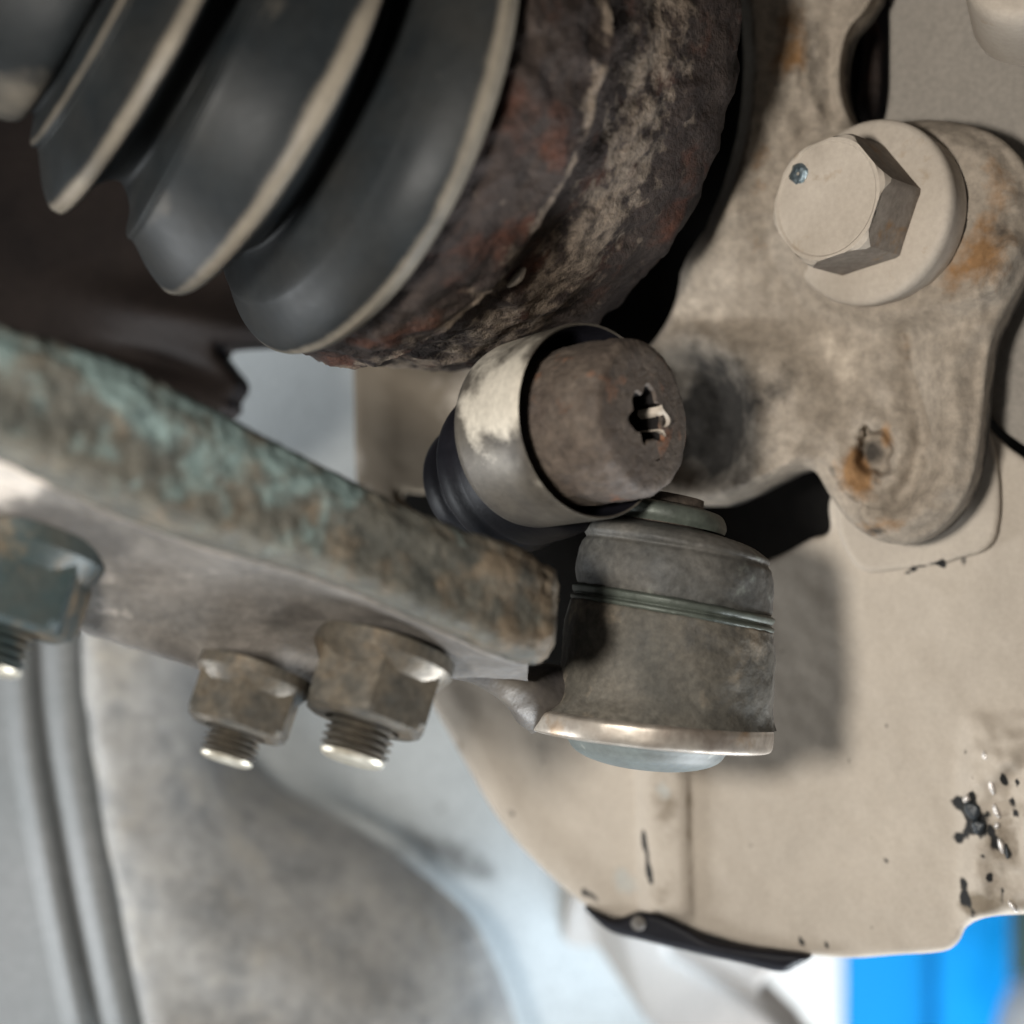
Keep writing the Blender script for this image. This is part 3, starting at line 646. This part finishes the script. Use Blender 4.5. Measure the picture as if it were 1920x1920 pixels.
# ------------------------------------------------------------------ control arm
arm = empty("control_arm", W(500, 950, .25), "worn control arm with flaking teal paint crossing from the left to the ball joint", "control arm")
top = [(-140, 545, .205), (0, 610, .212), (230, 683, .223), (450, 795, .234), (700, 922, .245), (860, 992, .253), (960, 1020, .258), (1015, 1055, .262)]
low_ = [(-140, 800, .205), (0, 862, .212), (200, 955, .221), (350, 1012, .229), (600, 1082, .240), (800, 1168, .248), (930, 1228, .254), (1000, 1246, .259)]
AO = -.013
top = [(x, y, d + AO*min(1, .4+x/1500)) for x, y, d in top]; low_ = [(x, y, d + AO*min(1, .4+x/1500)) for x, y, d in low_]
def lerp(a, b, t, dz): return [tuple(p[i]*(1-t)+q[i]*t for i in range(2)) + ((p[2]*(1-t)+q[2]*t)+dz,) for p, q in zip(a, b)]
rails = [[(x+5, y+50, d+.022) for x, y, d in top], [(x+2, y+12, d+.012) for x, y, d in top], top, lerp(top, low_, .10, -.0032), lerp(top, low_, .22, -.0046), lerp(top, low_, .50, -.0050), lerp(top, low_, .78, -.0062), lerp(top, low_, .91, -.0050), lerp(top, low_, .98, -.0015), lerp(top, low_, 1.0, .003), lerp(top, low_, .98, .012)]
V, F = loft(rails, 300, 8, disp=.0006, dsc=380)
V = np.array(V); n = 300; m = len(V)//n
G = V.reshape(m, n, 3)
# round off the outer end
Rr = G[:, -1].copy(); c = Rr.mean(0)
for k in range(n):
    w_ = max(0, (k/n - .72)/.28)
    if w_:
        for q in range(m):
            G[q, k, 1] -= w_*.0016*fbm(G[q, k], 190, 4); G[q, k, 2] += w_*.0008*fbm(G[q, k]+.3, 150, 3)
Rr = G[:, -1].copy()
endrows = []
for k, (s, o) in enumerate(((.965, .0010), (.87, .0021), (.6, .0029), (.0, .0031))):
    endrows.append(c + (Rr-c)*s + np.array([o, .001, 0]))
for e in endrows:
    for q in range(m): e[q] += .0014*fbm(e[q], 260, 3)*np.array([1, -1, 0])
G2 = np.concatenate([G] + [e[:, None] for e in endrows], 1); n2_ = G2.shape[1]
V = G2.reshape(-1, 3); F = [(i*n2_+k, i*n2_+k+1, (i+1)*n2_+k+1, (i+1)*n2_+k) for i in range(m-1) for k in range(n2_-1)]
tealv = []
for i in range(m):
    for k in range(n2_):
        x = k/n2_
        tealv.append(max(0, .42*math.exp(-((i/m-.30)/.14)**2)*(1.0 if x < .62 else max(0, 1-(x-.62)/.15)) + .18*math.exp(-((i/m-.5)/.2)**2)*(x < .6)))
mk("beam", V, F, M_arm, arm, attrs={"pale": tealv, "rust": [.30*max(0, (k/n2_-.7)/.3) for i in range(m) for k in range(n2_)]})
plt = [[(x, y-34, d+.010) for x, y, d in low_], [(-140, 805, .208), (0, 866, .216), (200, 960, .226), (350, 1016, .234), (600, 1088, .245), (800, 1172, .252), (930, 1228, .257), (990, 1248, .262)],
       [(-140, 840, .214), (0, 900, .222), (205, 985, .232), (350, 1045, .240), (600, 1120, .251), (800, 1192, .257), (925, 1236, .262), (990, 1254, .265)],
       [(-140, 930, .226), (0, 1000, .234), (190, 1060, .243), (350, 1120, .250), (580, 1180, .260), (780, 1220, .264), (915, 1246, .267), (990, 1262, .269)],
       [(-140, 1000, .236), (0, 1060, .243), (175, 1130, .250), (350, 1190, .257), (570, 1240, .266), (760, 1250, .269), (900, 1256, .270), (990, 1272, .271)],
       [(-140, 1040, .240), (0, 1100, .247), (152, 1182, .253), (350, 1245, .260), (560, 1303, .269), (740, 1310, .272), (850, 1272, .272), (990, 1280, .273)],
       [(-140, 1036, .246), (0, 1096, .252), (156, 1180, .258), (350, 1243, .265), (560, 1300, .274), (740, 1306, .277), (850, 1268, .277), (990, 1276, .277)]]
plt = [plt[0]] + [[(x, y, d + (AO+.001)*min(1, .4+x/1500)*max(0, min(1, (1010-x)/150+.3))) for x, y, d in row] for row in plt[1:]]
V, F = loft(plt, 160, 8, disp=.0009, dsc=90)
V = np.array(V); D_ = V[:, 1]+.3; X = V[:, 0]/(PX*D_)+960; Y = 960-V[:, 2]/(PX*D_)
mk("underside_plate", V, F, M_plate, arm, attrs={
   "pale": .9*gauss(X, Y, 10, 900, 110, 55)+.4*gauss(X, Y, 260, 1160, 120, 60, 20)+.35*gauss(X, Y, 400, 1060, 120, 50, 20),
   "dark": .7*gauss(X, Y, 130, 1000, 170, 55, 20)+.55*gauss(X, Y, 620, 1170, 200, 50, 12)+.4*gauss(X, Y, 330, 1230, 160, 30, 15)})  # first blot paints a shadow beside the far left nut
# neck joining the arm to the ball joint
neck = [[(780, 1215, .286), (900, 1235, .287), (1000, 1243, .288), (1060, 1248, .288), (1130, 1258, .290)],
        [(780, 1222, .272), (900, 1240, .274), (1000, 1250, .277), (1060, 1262, .279), (1130, 1280, .282)],
        [(780, 1235, .265), (900, 1250, .267), (985, 1275, .270), (1050, 1305, .274), (1120, 1320, .280)],
        [(780, 1258, .264), (890, 1268, .266), (955, 1305, .269), (990, 1338, .272), (1060, 1350, .278)],
        [(785, 1268, .268), (880, 1280, .269), (942, 1316, .271), (972, 1355, .274), (1000, 1376, .279)],
        [(785, 1266, .280), (880, 1278, .280), (942, 1314, .280), (975, 1352, .282), (1010, 1370, .284)]]
V, F = loft(neck, 60, 7, disp=.0006, dsc=120)
mk("neck", V, F, mat("neck_metal", (0.05, 0.045, 0.045), (0.11, 0.095, 0.078), 60, 0.5, metal=.2, bump=.4, bsc=400), arm)

# ------------------------------------------------------------------ nuts on studs under the arm
def make_nut():
    root = empty("flange_nut", (0, 0, 0))
    A = np.array([0, 0, -1.0])
    V, F = lathe(straight((0, 0, 0), A, [(-.001, .0), (-.001, .0117), (.0014, .0119), (.0019, .0116), (.0042, .0100), (.0046, .0090)]), 72, ref=(1, 0, 0)); mk("flange", V, F, M_nut, root, angle=16, loc=(0, 0, 0))
    N = 72; V = []; rc = .0112
    def hx(a):
        a = a % (math.pi/3) - math.pi/6; return rc*math.cos(math.pi/6)/math.cos(a)
    for t, f in ((.002, 1), (.0105, 1), (.0118, .95), (.0126, .84), (.0127, .6)):
        for k in range(N):
            a = 2*math.pi*k/N; r = hx(a)
            if f < 1: r = min(r*(.5+.5*f), rc*.88*(f/.95)) if f < .95 else min(r, rc*.93)
            V.append((r*math.cos(a), r*math.sin(a), -t))
    F = [(i*N+k, i*N+(k+1) % N, (i+1)*N+(k+1) % N, (i+1)*N+k) for i in range(4) for k in range(N)]
    mk("hex_body", V, F, M_nut, root, angle=14, loc=(0, 0, 0))
    pr = [(.010, .0052)]
    t = .0118; 
    while t < .0170:
        pr += [(t, .0058), (t+.0006, .0046)]; t += .00125
    pr += [(.0178, .0054)]
    V, F = lathe(straight((0, 0, 0), A, pr), 40, ref=(1, 0, 0)); mk("stud", V, F, M_nut, root, angle=60, loc=(0, 0, 0))
    V, F = lathe(straight((0, 0, 0), A, [(.0178, .0055), (.0185, .0052), (.0189, .0043), (.0187, .0)]), 40, ref=(1, 0, 0)); mk("stud_tip", V, F, M_nutend, root, angle=60, loc=(0, 0, 0))
    return root
nut = make_nut()
spots = [("W", (722, 1222), .253, 1.0, 36, (-.27, -.30, -.92), "larger dusty flange nut under the arm beside the ball joint neck"),
         ("M", (480, 1262), .250, .80, 30, (-.28, -.28, -.92), "smaller flange nut under the middle of the arm with threaded tip"),
         ("L", (48, 1010), .238, 1.12, 30, (-.25, -.24, -.93), "dark teal stained flange nut cut off by the left picture edge")]
for i, (_, (px, py), D, s, rz, axis, lab) in enumerate(spots):
    if i == 0: o = nut
    else:
        o = nut.copy(); COL.objects.link(o)
        for ch in list(nut.children):
            c = ch.copy(); COL.objects.link(c); c.parent = o
    q = Vector((0, 0, -1)).rotation_difference(Vector(axis))
    o.rotation_mode = 'QUATERNION'
    from mathutils import Quaternion
    o.rotation_quaternion = q @ Quaternion((0, 0, 1), R_(rz))
    o.location = W(px, py, D); o.scale = (s, s, s)
    tag(o, lab, "nut", "flange nuts under the control arm")

teal = mat("teal_stained_nut", (0.018, 0.030, 0.031), (0.045, 0.043, 0.035), 90, 0.5, metal=.2, rust=(.13, .09, .05), rust_at=.62, bump=.35, bsc=420, bdist=.0005)
for ch in o.children:
    if not ch.name.startswith("stud_tip"):
        ch.material_slots[0].link = 'OBJECT'; ch.material_slots[0].material = teal

for o in list(bpy.data.objects):
    if "_w" in o: del o["_w"]
